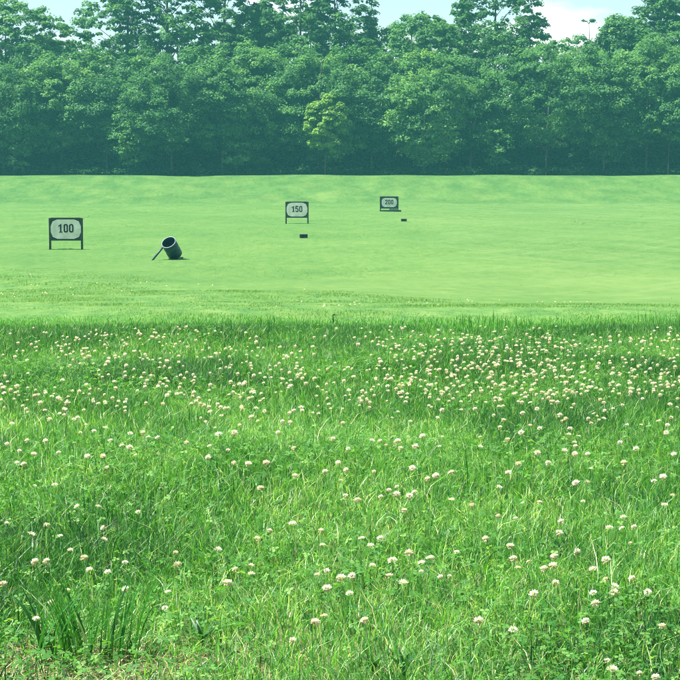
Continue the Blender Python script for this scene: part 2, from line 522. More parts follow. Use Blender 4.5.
    for j in range(3):
        a = a0 + j * 2 * PI / 3
        d = e1 * np.cos(a)[:, None] + e2 * np.sin(a)[:, None]
        s = -e1 * np.sin(a)[:, None] + e2 * np.cos(a)[:, None]
        V = np.empty((n, 6, 3))
        for q, (r_, t_) in enumerate(prof):
            V[:, q] = c + (d * r_ + s * t_ + nr * (0.10 * abs(t_) * 2 - 0.12 * r_)) * size[:, None]
        L = (np.arange(n) * 6)[:, None] + np.arange(6)[None, :]
        acc.add(V.reshape(-1, 3), L.ravel(), np.full(n, 6), tn)
    o = link('clover_leaves', acc.mesh('clover_leaves', [M_CLOVER]))
    tag(o, 'low three-part clover leaves carpeting the meadow', 'clover', kind='stuff')


build_meadow()


def build_lawn():
    acc = Acc()
    n = 170000
    u = rng.random(n)
    y = 14.4 * (75 / 14.4) ** (u ** 0.8)
    x = rng.uniform(-1, 1, n) * (0.195 * y + 1.5)
    edge = 43 - 2.4 * x + 16 * (N2(x * 0.3, y * 0.12) - 0.5)
    inr = np.clip((edge - y) * 0.1 + 0.25, 0.05, 1)
    k = (rng.random(n) < inr) | (y < 19)
    x, y, inr = x[k], y[k], inr[k]; n = len(x)
    p = N1(x * 0.7, y * 0.35)
    h = rng.uniform(0.012, 0.045, n) * (0.25 + 1.4 * p * N2(x * 2.1, y * 0.9)) * (0.5 + 0.6 * inr) * np.clip(y / 26, 1, 1.7)
    w = 0.0042 * (y / 14) ** 0.85 * rng.uniform(0.7, 1.3, n)
    t = np.clip(0.5 + 0.22 * rng.normal(size=n) + 0.5 * (p - 0.5) + 0.2 * (N3(x * 2, y) - 0.5), 0, 1)
    acc.add(*blades(x, y, h, w, np.abs(rng.normal(0.5, 0.35, n)), t))
    # short turf tufts over the fairway and the bank
    n = 120000
    y = 60 * (272 / 60.0) ** rng.random(n)
    x = rng.uniform(-1, 1, n) * (0.2 * y + 4)
    p = N1(x * 0.22, y * 0.09)
    h = rng.uniform(0.008, 0.042, n) * (0.4 + p) * (y / 90) ** 0.5
    w = 0.02 * (y / 60) ** 0.9 * rng.uniform(0.6, 1.6, n)
    t = np.clip(0.5 + 0.2 * rng.normal(size=n) + 0.5 * (p - 0.5), 0, 1)
    acc.add(*blades(x, y, h, w, np.abs(rng.normal(0.7, 0.4, n)), t))
    o = link('lawn_grass', acc.mesh('lawn_grass', [M_LAWN]))
    tag(o, 'short bright mown grass covering the slope and the range', 'grass', kind='stuff')


build_lawn()

# ------------------------------------------------------------------ clover flowers
def zoomed(ox, oy, s, pts):
    return [(ox + a / s, oy + b / s) for a, b in pts]


FL = []
FL += zoomed(0, 450, 2.957, [(100,12),(68,42),(258,18),(305,18),(103,106),(162,104),(290,167),(408,184),(228,168),(20,217),(138,223),(93,250),(178,255),(305,230),(308,265),(208,297),(249,318),(137,328),(103,330),(370,333),(319,362),(265,356),(10,396),(520,303),(525,338),(645,295),(488,468),(150,450),(107,500),(373,412),(497,420),(615,20),(200,415)])
FL += zoomed(225, 450, 2.957, [(26,38),(68,40),(122,38),(296,62),(336,40),(358,58),(343,90),(441,64),(207,76),(485,118),(508,108),(508,130),(460,138),(545,135),(560,125),(390,148),(356,135),(530,178),(670,148),(200,219),(132,238),(95,262),(284,238),(288,282),(404,262),(430,284),(459,261),(543,304),(581,335),(607,320),(495,328),(486,372),(436,342),(527,394),(637,375),(664,373),(580,360),(78,342),(78,367),(272,370),(300,358),(343,377),(375,372),(301,408),(368,425),(294,492),(412,503),(8,392),(30,353),(267,507),(200,562),(600,85),(625,75),(105,112)])
FL += zoomed(450, 450, 2.957, [(258,8),(290,38),(200,42),(172,67),(145,110),(405,12),(366,12),(338,3),(372,97),(407,95),(517,36),(603,92),(630,80),(658,135),(635,163),(660,12),(65,163),(215,157),(265,154),(393,153),(142,195),(194,203),(328,210),(323,244),(512,199),(544,227),(470,230),(508,232),(105,262),(20,302),(178,283),(187,320),(376,298),(308,314),(305,342),(278,350),(201,349),(423,354),(461,325),(460,382),(538,380),(487,420),(424,423),(248,425),(312,392),(430,452),(85,505),(186,532),(400,505),(584,420),(627,520),(465,622),(480,650),(560,660),(608,672),(533,275),(487,404),(232,330)])
FL += zoomed(0, 310, 4.0, [(30,288),(15,312),(42,320),(68,305),(75,342),(112,255),(148,340),(183,333),(208,346),(234,351),(110,410),(179,402),(198,437),(296,437),(500,368),(500,390),(392,375),(588,283),(580,308),(632,308),(668,342),(652,375),(420,472),(376,485),(520,495),(572,490),(592,510),(630,510),(488,543),(518,548),(440,522),(543,580),(78,563),(136,576),(108,522),(182,524),(235,570),(95,616),(68,612),(28,535),(350,583),(412,582),(428,630),(322,490),(457,288),(434,260),(396,243),(345,300),(290,325),(125,138),(92,165),(108,202),(60,188),(175,90),(270,110),(300,122),(555,92),(612,108),(580,178),(500,178),(330,178),(352,186),(430,208),(640,212),(665,205),(505,222),(262,140),(232,145),(20,265),(12,180),(250,282),(655,110),(540,165),(460,185),(320,215),(280,222)])
FL += zoomed(170, 310, 4.0, [(38,77),(65,68),(155,95),(180,85),(302,92),(345,108),(345,128),(245,158),(35,185),(35,210),(70,148),(320,115),(322,215),(352,152),(576,110),(620,106),(665,75),(570,148),(630,236),(380,271),(405,271),(374,293),(300,290),(278,298),(243,288),(478,250),(482,283),(530,273),(543,294),(510,262),(472,312),(578,275),(590,308),(626,297),(655,292),(38,310),(28,338),(56,340),(96,330),(275,341),(326,330),(374,356),(190,376),(160,408),(155,388),(290,396),(345,394),(325,428),(378,404),(524,390),(495,402),(570,412),(595,415),(180,472),(195,497),(258,490),(278,462),(432,490),(10,470),(66,530),(158,545),(152,590),(232,560),(256,615),(313,614),(385,610),(495,553),(652,515),(672,610),(620,645),(500,662),(135,380),(500,145),(440,150)])
FL += zoomed(340, 310, 4.0, [(58,112),(102,108),(72,138),(130,128),(208,108),(290,157),(330,145),(296,188),(316,178),(378,180),(395,122),(480,118),(525,165),(572,148),(640,112),(35,322),(40,340),(78,354),(108,362),(126,321),(48,235),(55,268),(15,283),(190,262),(205,275),(190,305),(248,328),(246,350),(262,368),(118,390),(232,408),(208,432),(282,446),(286,280),(322,282),(360,258),(398,238),(425,242),(456,262),(466,240),(512,225),(530,235),(550,228),(510,265),(545,292),(385,295),(365,300),(432,315),(455,305),(470,330),(342,335),(358,350),(408,400),(390,430),(436,365),(485,400),(540,395),(600,270),(605,250),(660,205),(630,220),(656,295),(635,355),(652,385),(654,440),(640,468),(670,518),(560,508),(562,547),(398,545),(410,508),(330,505),(230,524),(242,552),(128,522),(160,524),(184,540),(32,555),(12,452),(302,545),(25,640),(135,645),(290,632),(350,675),(383,662),(672,650),(445,650),(610,168),(570,180)])
FL += zoomed(510, 310, 4.0, [(40,120),(80,110),(160,112),(225,130),(330,100),(262,140),(205,150),(145,165),(115,148),(30,185),(95,205),(35,225),(150,200),(120,220),(210,225),(232,243),(180,245),(140,245),(95,250),(60,268),(20,265),(215,268),(185,272),(250,270),(290,300),(330,290),(325,310),(300,275),(220,290),(160,325),(225,318),(180,340),(85,322),(45,340),(60,350),(85,370),(108,395),(50,412),(360,358),(375,370),(335,415),(378,402),(412,395),(355,440),(325,452),(375,435),(224,435),(246,392),(200,420),(80,462),(118,474),(45,490),(240,475),(236,498),(275,505),(258,530),(262,545),(260,575),(218,562),(310,575),(110,570),(152,608),(32,615),(325,635),(440,530),(505,556),(455,610),(612,665),(656,578),(595,445),(630,460),(625,490),(525,460),(482,330),(500,270),(540,290),(515,322),(530,355),(570,295),(600,278),(632,300),(660,290),(575,325),(590,220),(640,195),(660,228),(520,222),(400,215),(410,255),(428,305),(350,235),(355,215),(480,295),(440,130),(400,125),(400,108),(480,112),(530,125),(565,115),(630,125),(670,105),(590,150),(450,380),(640,378),(668,390),(670,355),(645,430),(245,240),(290,230),(460,200)])


def flower_geo(seed, droop):
    """clover head around the origin: (cream petals, faded lower florets) as Acc objects"""
    r = np.random.default_rng(seed)
    A, B = Acc(), Acc()
    R = 0.0125
    n = 64
    for i in range(n):
        f = (i + 0.5) / n
        th = math.acos(1 - f * 1.35)           # from the top down past the equator
        ph = i * 2.39996 + r.normal(0, 0.15)
        d = np.array([math.sin(th) * math.cos(ph), math.sin(th) * math.sin(ph), math.cos(th)])
        up = np.array([0, 0, 1.0])
        dirv = d * 0.9 + up * 0.35; dirv /= np.linalg.norm(dirv)
        s = np.cross(dirv, up + 0.01); s /= np.linalg.norm(s) + 1e-9
        b0 = d * R * 0.45 * np.array([1, 1, .8])
        tip = b0 + dirv * R * r.uniform(0.55, 0.75)
        midp = (b0 + tip) * 0.5 + d * R * 0.08
        wd = R * 0.17
        if r.random() < 0.12 + 0.05 * (seed % 3): continue
        tip = tip + r.normal(0, R * 0.10, 3)
        V = [b0, midp + s * wd, tip, midp - s * wd]
        A.add(V, [0, 1, 2, 3], [4], float(np.clip(0.75 - 0.5 * f + r.normal(0, .15), 0, 1)))
    for i in range(droop):
        ph = i * 2.39996 + r.normal(0, 0.3)
        d = np.array([math.cos(ph), math.sin(ph), 0])
        b0 = d * R * 0.35 + np.array([0, 0, -R * 0.25])
        tip = d * R * r.uniform(0.7, 1.05) + np.array([0, 0, -R * r.uniform(0.55, 1.1)])
        s = np.array([-d[1], d[0], 0])
        midp = (b0 + tip) * 0.5 + d * R * 0.15 + np.array([0, 0, R * .1])
        V = [b0, midp + s * R * .17, tip, midp - s * R * .17]
        B.add(V, [0, 1, 2, 3], [4], float(r.random()))
    return A, B


def stem_geo(h, bx, by):
    path = [(bx, by, -h), (bx * 0.6, by * 0.6, -h * 0.55), (bx * 0.15, by * 0.15, -h * 0.18), (0, 0, -0.003)]
    return tube(path, [0.0008, 0.0008, 0.0007, 0.0007], 5)


HEADS = []
for k in range(6):
    A, B = flower_geo(40 + k, [0, 9, 20, 0, 0, 14][k])
    HEADS.append((A, B, [0, 9, 20, 0, 0, 14][k] > 0))
head_mesh = [h[0].mesh('flower_head', [M_PETAL]) for h in HEADS]
droop_mesh = [h[1].mesh('drooping_florets', [M_BROWN]) if h[2] else None for h in HEADS]
stem_mesh = []
for k in range(4):
    a = Acc(); a.add(*stem_geo(0.125, *[(0.02, 0.01), (-0.025, 0.005), (0.006, -0.02), (-0.01, 0.02)][k]))
    stem_mesh.append(a.mesh('stem', [M_STEM]))
whole_mesh = []
for k in range(6):
    a = Acc()
    A, B, has = HEADS[k]
    for src, mi in ((A, 0), (B, 1)):
        if src.V:
            a.add(np.concatenate(src.V), np.concatenate(src.L), np.concatenate(src.C), np.concatenate(src.T), mi)
    a.add(*stem_geo(0.125, 0.01 * (k - 2.5), 0.008), 0.5, 2)
    whole_mesh.append((a, a.mesh('clover_flower', [M_PETAL, M_BROWN, M_STEM])))

SPECIAL = {  # nearest flowers that something singles out: pixel -> label
    (450 + 608 / 2.957, 450 + 672 / 2.957): 'cream clover flower cut off by the lowest edge of the meadow view',
    (150 / 2.957, 450 + 450 / 2.957): 'clover flower half hidden among the blades of the tall grass tuft',
    (107 / 2.957, 450 + 500 / 2.957): 'low clover flower beside the outer blades of the tall grass tuft',
    (488 / 2.957, 450 + 468 / 2.957): 'lone clover flower level with the upper blades of the grass tuft',
    (319 / 2.957, 450 + 362 / 2.957): 'broad cream clover flower just above the tall grass tuft',
    (10 / 2.957, 450 + 396 / 2.957): 'clover flower at the side edge of the view near the tuft',
    (450 + 186 / 2.957, 450 + 532 / 2.957): 'wide clover flower standing alone over the browned low grass',
}


def special(p):
    for q, t in SPECIAL.items():
        if abs(q[0] - p[0]) < 0.3 and abs(q[1] - p[1]) < 0.3:
            return t
    return None


FL.sort(key=lambda p: -p[1])
TH = FL[:300]
REST = FL[300:]
protos = {}
for i, p in enumerate(TH):
    h = random.uniform(0.12, 0.15)
    c = on_ground(p[0], p[1], h)
    k = random.randrange(6)
    sc = random.triangular(0.5, 1.2, 0.88) if p[1] > 430 else random.triangular(0.55, 1.15, 0.85)
    near = p[1] >= 440
    rz = random.random() * 6.28
    lab = special(p)
    if lab is None:
        if near:
            lab = 'cream clover flower with browned drooping lower florets in the near grass' if HEADS[k][2] else 'plain cream white clover flower in the near grass'
        else:
            lab = 'small pale clover flower in the middle of the meadow'
    grp = {'c': 'clover flowers in the near grass', 's': 'small clover flowers in mid meadow'}['c' if near else 's']
    if near:
        if (k, 'n') not in protos:
            root = empty('clover_flower', (0, 0, 0))
            link('flower_head', head_mesh[k], root)
            if droop_mesh[k]: link('drooping_florets', droop_mesh[k], root)
            link('stem', stem_mesh[k % 4], root)
            protos[(k, 'n')] = root
            o = root
        else:
            src = protos[(k, 'n')]
            o = src.copy(); COL.objects.link(o)
            for ch in src.children:
                d = ch.copy(); COL.objects.link(d); d.parent = o
    else:
        o = bpy.data.objects.new('clover_flower', whole_mesh[k][1]); COL.objects.link(o)
    o.location = tuple(c)
    o.rotation_euler = (random.gauss(0, 0.26), random.gauss(0, 0.26), rz)
    o.scale = (sc, sc, sc * random.uniform(0.68, 0.9))
    tag(o, lab, 'flower', grp)

# the rest of the blossoms, past three hundred: one object
acc = Acc()


def add_flower(c, sc):
    k = random.randrange(6)
    a = whole_mesh[k][0]
    th = random.random() * 6.28
    R = Matrix.Rotation(th, 3, 'Z') @ Matrix.Rotation(random.gauss(0, .18), 3, 'X')
    V = np.concatenate(a.V) @ np.array(R).T * sc + np.asarray(c)
    acc.add(V, np.concatenate(a.L), np.concatenate(a.C), 0)
    acc.T[-1] = np.concatenate(a.T); acc.M[-1] = np.concatenate(a.M)


for p in REST:
    add_flower(on_ground(p[0], p[1], random.uniform(0.12, 0.15)), random.uniform(0.7, 1.1))
for _ in range(900):
    while True:
        px, py = random.uniform(-25, 705), random.uniform(326, 425)
        dn = 0.25 + 0.75 * float(N1(np.array(px * 0.018), np.array(py * 0.05))) + (0.5 if px > 370 and 335 < py < 395 else 0) + (0.4 if 60 < px < 175 and 332 < py < 362 else 0)
        if random.random() < dn - 0.42 and not (py > 405 and random.random() < 0.7): break
    add_flower(on_ground(px, py, random.uniform(0.09, 0.15)), random.uniform(0.55, 0.95))
for _ in range(150):
    x = random.choice((-1, 1)) * random.uniform(1.9, 8); y = random.uniform(3.5, 14)
    if abs(x) < 0.19 * y + 0.3: continue
    add_flower((x, y, float(gz(x, y)) + 0.13), random.uniform(0.8, 1.1))
o = link('distant_clover_flowers', acc.mesh('distant_clover_flowers', [M_PETAL, M_BROWN, M_STEM]))
tag(o, 'many tiny pale clover flowers massed toward the far edge of the meadow', 'flowers', kind='stuff')
# tiny white flecks of clover in the mown slope
acc = Acc()
for _ in range(330):
    y = 15 * (70 / 15) ** random.random(); x = random.uniform(-1, 1) * (0.2 * y + 1)
    if y > 43 - 2.0 * x or float(N2(np.array(x * 0.4), np.array(y * 0.2))) < 0.45: continue
    s = random.uniform(0.9, 1.5) * max(1, y / 28)
    add_flower((x, y, float(gz(x, y)) + 0.03), s * 0.8)
o = link('lawn_clover_flowers', acc.mesh('lawn_clover_flowers', [M_PETAL, M_BROWN, M_STEM]))
tag(o, 'white flecks of low clover blossom in the mown slope', 'flowers', kind='stuff')


# ------------------------------------------------------------------ tall tuft and weeds
def arching_blade(acc, base, az, h, w, lean, tint, segs=6, fold=0.25):
    d = np.array([math.cos(az), math.sin(az), 0]); s = np.array([-d[1], d[0], 0])
    tw = random.uniform(-0.9, 0.9)
    s = s * math.cos(tw) + d * math.sin(tw)
    V = []; L = []; C = []
    for i in range(segs + 1):
        t = i / segs
        ww = w * (0.75 + 0.5 * t) * (1 - t ** 2.2) * 0.5 + 0.0002
        p = np.asarray(base) + d * lean * h * (t ** 1.8) + np.array([0, 0, h * (t - 0.18 * lean * t ** 3)])
        V += [p - s * ww, p + d * ww * fold * -1, p + s * ww]
    for i in range(segs):
        a = i * 3
        L += [a, a + 1, a + 4, a + 3, a + 1, a + 2, a + 5, a + 4]; C += [4, 4]
    acc.add(V, L, C, tint)


def tuft(name, label, px0, px1, py, count, hr, wr, mat, az_bias=None, leanr=(0.1, 0.6)):
    b = on_ground((px0 + px1) / 2, py)
    root = empty(name, tuple(b))
    acc = Acc()
    for i in range(count):
        q = on_ground(random.uniform(px0, px1), py + random.uniform(-8, 8))
        off = q - b; off[2] = float(gz(q[0], q[1])) - b[2] - 0.005
        az = random.random() * 2 * PI
        if az_bias is not None:
            az = az_bias((off[0]))
        arching_blade(acc, off, az, random.uniform(*hr), random.uniform(*wr), random.uniform(*leanr), random.uniform(0.08, 0.44) if random.random() < .94 else 0.95)
    link('leaf_blades', acc.mesh('leaf_blades', [mat]), root)
    tag(root, label, 'plant')
    return root


tuft('grass_tuft', 'tall dark green grass tuft with broad upright blades by the straw', 36, 92, 662, 64, (0.17, 0.27), (0.006, 0.0100), M_GRASS,
     lambda ox: PI + random.uniform(-0.5, 0.7) if random.random() < 0.75 else random.uniform(-0.8, 0.8), (0.1, 0.62))
tuft('grass_clump', 'thinner clump of upright blades next to the tall grass tuft', 100, 138, 662, 26, (0.16, 0.27), (0.0045, 0.009), M_GRASS,
     lambda ox: random.uniform(-0.9, 0.9), (0.08, 0.38))


def rosette(name, label, px, py, count, ln, wd, up=0.5):
    b = on_ground(px, py)
    root = empty(name, tuple(b))
    acc = Acc()
    for i in range(count):
        arching_blade(acc, np.zeros(3), i * 2.4 + random.uniform(-.3, .3), ln * random.uniform(.7, 1.1), wd * random.uniform(.8, 1.2), random.uniform(0.25, 0.9) / up, random.uniform(0.0, 0.6), 6, 0.35)
    link('leaves', acc.mesh('leaves', [M_WEED]), root)
    tag(root, label, 'weed')


rosette('broadleaf_weed', 'dark narrow-leaved weed at the lowest edge of the meadow', 372, 676, 7, 0.075, 0.016, 1.4)
rosette('broadleaf_weed', 'pale weed clump with short leaves beside the dark narrow-leaved weed', 404, 678, 9, 0.075, 0.013, 1.3)
rosette('broadleaf_weed', 'dark leafy weed poking from the grass past the tall tuft', 202, 650, 9, 0.09, 0.015, 1.3)

# nodding dark weed at the far edge of the meadow
b = on_ground(333, 325)
b = np.array([b[0], b[1], float(gz(b[0], b[1]))])
root = empty('nodding_weed', tuple(b)); root.scale = (.85, .85, .42)
acc = Acc(); acc.add(*tube([(0, 0, -0.01), (0.004, 0, 0.09), (0.002, 0, 0.16), (-0.003, 0, 0.205), (0.008, 0, 0.225), (0.02, 0, 0.218)], [0.005, 0.0055, 0.005, 0.004, 0.004, 0.003], 6), 0.0)
link('stem', acc.mesh('stem', [M_WEED]), root)
acc = Acc()
for i in range(26):
    d = rng.normal(size=3); d /= np.linalg.norm(d)
    c0 = np.array([0.012, 0, 0.212])
    V = quads_from((c0 + d * 0.012)[None], d[None], np.array([0.020]))
    acc.add(V, [0, 1, 2, 3], [4], 0.0)
for i in range(5):
    arching_blade(acc, np.array([0, 0, 0.06 + 0.02 * i]), i * 2.1, 0.06, 0.012, 1.0, 0.1)
link('seed_head', acc.mesh('seed_head', [M_WEED]), root)
tag(root, 'single dark nodding weed on the far edge of the meadow', 'weed')

# ------------------------------------------------------------------ yardage signs
def prism(bm, outline, y0, y1):
    f = [bm.verts.new((x, y0, z)) for x, z in outline]
    g = [bm.verts.new((x, y1, z)) for x, z in outline]
    bm.faces.new(f); bm.faces.new(g[::-1])
    k = len(f)
    for i in range(k):
        bm.faces.new((f[i], g[i], g[(i + 1) % k], f[(i + 1) % k])[::-1])
    bmesh.ops.recalc_face_normals(bm, faces=bm.faces)


def rounded(w, h, r, seg=7):
    pts = []
    for cx, cz, a0 in ((w / 2 - r, h / 2 - r, 0), (-w / 2 + r, h / 2 - r, PI / 2), (-w / 2 + r, -h / 2 + r, PI), (w / 2 - r, -h / 2 + r, 1.5 * PI)):
        for i in range(seg + 1):
            a = a0 + (PI / 2) * i / seg
            pts.append((cx + r * math.cos(a), cz + r * math.sin(a)))
    return pts


def numeral(ch, x0, zc, w, h, t, parent):
    """bold condensed numeral built from bars (front face towards -y)"""
    bm = bmesh.new()
    y0, y1 = -0.0535, -0.050
    def poly(pts): prism(bm, [(x0 + a * w, zc + (b - 0.5) * h) for a, b in pts], y0, y1)
    tw, th = t / w, t / h
    if ch == '1':
        poly([(0.42, 0), (0.42 + tw, 0), (0.42 + tw, 1), (0.62, 1), (0.06, 0.80), (0.06, 0.66), (0.42, 0.78)])
        prism(bm, [(x0 + 0.2 * w, zc - 0.5 * h), (x0 + 0.42 * w - 0.001, zc - 0.5 * h), (x0 + 0.42 * w - 0.001, zc - 0.5 * h + t * .6), (x0 + 0.2 * w, zc - 0.5 * h + t * .6)], y0, y1)
        prism(bm, [(x0 + (0.42 + tw) * w + 0.001, zc - 0.5 * h), (x0 + 1.0 * w, zc - 0.5 * h), (x0 + 1.0 * w, zc - 0.5 * h + t * .6), (x0 + (0.42 + tw) * w + 0.001, zc - 0.5 * h + t * .6)], y0, y1)
    elif ch == '0':
        out = rounded(w, h, w * 0.42, 6); inn = rounded(w - 2 * t, h - 2 * t * 0.95, (w - 2 * t) * 0.42, 6)
        cx = x0 + w / 2
        k = len(out)
        vo = [[bm.verts.new((cx + a, y, zc + b)) for a, b in out] for y in (y0, y1)]
        vi = [[bm.verts.new((cx + a, y, zc + b)) for a, b in inn] for y in (y0, y1)]
        for i in range(k):
            j = (i + 1) % k
            bm.faces.new((vo[0][i], vo[0][j], vi[0][j], vi[0][i])); bm.faces.new((vo[1][j], vo[1][i], vi[1][i], vi[1][j]))
            bm.faces.new((vo[0][j], vo[0][i], vo[1][i], vo[1][j])); bm.faces.new((vi[0][i], vi[0][j], vi[1][j], vi[1][i]))
        bmesh.ops.recalc_face_normals(bm, faces=bm.faces)
    elif ch == '5':
        poly([(0, 1), (0, 0.46), (tw, 0.46), (tw * 1.1, 0.52), (0.62, 0.52), (1 - tw, 0.44), (1 - tw, 0.2), (0.62, th), (0.36, th), (tw, 0.2), (tw, 0.29), (0, 0.29),
              (0, 0.15), (0.26, 0), (0.74, 0), (1, 0.15), (1, 0.49), (0.74, 0.645), (tw, 0.645), (tw, 1 - th), (0.95, 1 - th), (0.95, 1)])
    elif ch == '2':
        poly([(0, 0), (1, 0), (1, th), (0.42, th), (1, 0.54), (1, 0.84), (0.74, 1), (0.26, 1), (0, 0.84), (0, 0.68), (tw, 0.68), (tw, 0.8), (0.40, 1 - th), (0.60, 1 - th), (1 - tw, 0.8), (1 - tw, 0.6), (0, th * 1.1)])
    return bm_obj('numeral', bm, M_INK, parent)


def yard_sign(text, label, pxc, py, W, H, leg, skid=False, rz=0.0, tint=None):
    b = on_ground(pxc, py)
    root = empty('yardage_sign', (b[0], b[1], float(gz(b[0], b[1]))), rz)
    tag(root, label, 'sign', 'yardage signs along the range')
    post = 0.11
    zc = leg + H / 2
    for sx in (-1, 1):
        bm = bmesh.new()
        add_box(bm, (sx * (W / 2 - post / 2), 0, (leg + H) / 2 - 0.06), (post, 0.10, leg + H + 0.12), 0.008)
        bm_obj('post', bm, M_POST, root)
    bm = bmesh.new(); add_box(bm, (0, 0, zc), (W - 2 * post, 0.05, H), 0.004)
    bm_obj('backing_board', bm, M_POST, root)
    for nm, z, hh in (('top_rail', leg + H - 0.02, 0.085), ('bottom_rail', leg + 0.02, 0.085)):
        bm = bmesh.new(); add_box(bm, (0, -0.003, z), (W - 2 * post - 0.004, 0.085, hh), 0.006)
        bm_obj(nm, bm, M_POST, root)
    fw, fh = (W - 0.38, H - 0.30) if skid else (W - 0.20, H - 0.15)
    bm = bmesh.new(); prism(bm, [(a, zc + c) for a, c in rounded(fw, fh, fh * 0.34, 2)], -0.051, -0.028)
    bm_obj('face_panel', bm, M_FACE, root)
    nh = 0.42 * H * 0.92; nw = nh * 0.52; gap = nw * 0.22; t = nw * 0.33
    tot = 3 * nw + 2 * gap
    for i, ch in enumerate(text):
        numeral(ch, -tot / 2 + i * (nw + gap), zc + 0.04 * H, nw, nh, t, root)
    if skid:
        bm = bmesh.new(); add_box(bm, (0.12, -0.12, 0.06), (W + 0.28, 0.14, 0.22), 0.01)
        bm_obj('skid_beam', bm, M_POST, root)
        bm = bmesh.new(); add_box(bm, (0.48, -0.10, 0.235), (0.95, 0.10, 0.15), 0.01)
        bm_obj('brace_board', bm, M_BOXLID, root)
    return root


yard_sign('100', 'biggest white range sign reading 100 in a dark green frame', 66.2, 249.6, 1.74, 1.14, 0.48, rz=0.02)
yard_sign('150', 'white range sign reading 150 on two short dark posts', 297.0, 223.8, 1.84, 1.24, 0.50, rz=-0.02)
yard_sign('200', 'farthest white range sign reading 200 on a low dark skid', 389.2, 211.6, 1.98, 1.26, 0.33, skid=True, rz=0.03)


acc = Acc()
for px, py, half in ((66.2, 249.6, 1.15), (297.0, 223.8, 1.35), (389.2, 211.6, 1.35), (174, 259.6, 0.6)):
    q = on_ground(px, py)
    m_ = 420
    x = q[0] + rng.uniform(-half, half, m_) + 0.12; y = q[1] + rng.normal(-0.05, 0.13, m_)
    acc.add(*blades(x, y, rng.uniform(0.03, 0.10, m_) * (1.25 - np.abs(x - q[0] - .12) / half), rng.uniform(0.012, 0.024, m_), np.abs(rng.normal(0.3, 0.3, m_)), np.clip(rng.normal(0.12, 0.12, m_), 0, 1)))  # longer blades in a low tint: the shadow line underneath is put into their colour
o = link('shadow_line_grass', acc.mesh('shadow_line_grass', [M_GRASS]))
tag(o, 'strips of unmown grass coloured dark as a shadow line round the feet of the signs', 'grass', kind='stuff')

# ------------------------------------------------------------------ tilted drum
def build_drum():
    sc = 0.0455
    foot = on_ground(174.2, 259.6)
    D = foot[1]
    m = D / F                                   # metres per pixel there
    base_z = float(gz(foot[0], foot[1]))
    root = empty('tilted_drum', (foot[0], foot[1], base_z))
    tag(root, 'dark open drum tipped toward the viewer on a prop leg', 'drum')
    R = 7.3 * m
    e = math.radians(46)
    ax = Vector((-0.30, -math.cos(e), math.sin(e))).normalized()      # towards the open mouth
    Lg = 18.4 * m
    rot = Vector((0, 0, 1)).rotation_difference(ax).to_matrix()
    low = R * math.sqrt(1 - ax.z ** 2)
    c0 = Vector((0.02, 0.30, low - 0.03))

    def ring_mesh(name, prof, mat, seg=40):
        bm = bmesh.new(); rings = []
        for r_, h_ in prof:
            rings.append([bm.verts.new(rot @ Vector((r_ * math.cos(2 * PI * i / seg), r_ * math.sin(2 * PI * i / seg), h_)) + c0) for i in range(seg)])
        for a, b in zip(rings, rings[1:]):
            for i in range(seg):
                j = (i + 1) % seg
                bm.faces.new((a[i], a[j], b[j], b[i]))
        if name in ('drum_shell', 'drum_lining'):
            bm.faces.new(rings[0][::-1])
        bmesh.ops.recalc_face_normals(bm, faces=bm.faces)
        return bm_obj(name, bm, mat, root, True)

    prof = [(R * .97, 0), (R, 0.01)]
    for f in (0.33, 0.66):
        prof += [(R, Lg * f - .03), (R * 1.03, Lg * f - .012), (R * 1.03, Lg * f + .012), (R, Lg * f + .03)]
    prof += [(R, Lg - 0.01)]
    ring_mesh('drum_shell', prof, M_DRUM)
    lin = [(R * .95, 0.03), (R * .955, Lg * .5), (R * .955, Lg - 0.01)]
    ring_mesh('drum_lining', lin, M_DRUMIN)
    # rolled rim
    bm = bmesh.new(); seg, k = 48, 8; rr = 0.026
    vs = [[bm.verts.new(rot @ Vector(((R * .985 + rr * math.cos(2 * PI * j / k)) * math.cos(2 * PI * i / seg), (R * .985 + rr * math.cos(2 * PI * j / k)) * math.sin(2 * PI * i / seg), Lg + rr * math.sin(2 * PI * j / k))) + c0) for j in range(k)] for i in range(seg)]
    for i in range(seg):
        for j in range(k):
            bm.faces.new((vs[i][j], vs[(i + 1) % seg][j], vs[(i + 1) % seg][(j + 1) % k], vs[i][(j + 1) % k]))
    bmesh.ops.recalc_face_normals(bm, faces=bm.faces)
    bm_obj('rim', bm, M_RIM, root, True)
    # prop leg from the rim to the turf
    mouth = rot @ Vector((0, 0, Lg - 0.06)) + c0
    side = Vector((-1, 0, 0)); side = (side - ax * side.dot(ax)).normalized()
    dn = ax.cross(side); dn = dn if dn.z < 0 else -dn
    top = mouth + (side * .86 + dn * .5).normalized() * (R + 0.015)
    g = on_ground(156.0, 258.6)
    bot = Vector((g[0] - foot[0], top.y - 0.08, -0.05))
    a = Acc(); a.add(*tube([tuple(bot), tuple((bot + top) / 2), tuple(top)], [0.045, 0.045, 0.045], 8))
    link('prop_leg', a.mesh('prop_leg', [M_DRUM]), root)
    # chock board under the low end
    bm = bmesh.new(); add_box(bm, (0.30, 0.02, 0.05), (0.22, 0.22, 0.13), 0.02)
    bm_obj('chock', bm, M_BOXLID, root)


build_drum()


def ground_box(label, px, py, w, d, h):
    b = on_ground(px, py)
    root = empty('ground_box', (b[0], b[1], float(gz(b[0], b[1]))), 0.1)
    tag(root, label, 'box', 'low dark boxes on the range')
    bm = bmesh.new(); add_box(bm, (0, 0, h / 2 - 0.03), (w, d, h + 0.06), 0.02); bm_obj('body', bm, M_BOX, root)
    bm = bmesh.new(); add_box(bm, (0, 0, h + 0.015), (w + 0.05, d + 0.05, 0.026), 0.01); bm_obj('lid', bm, M_BOXLID, root)


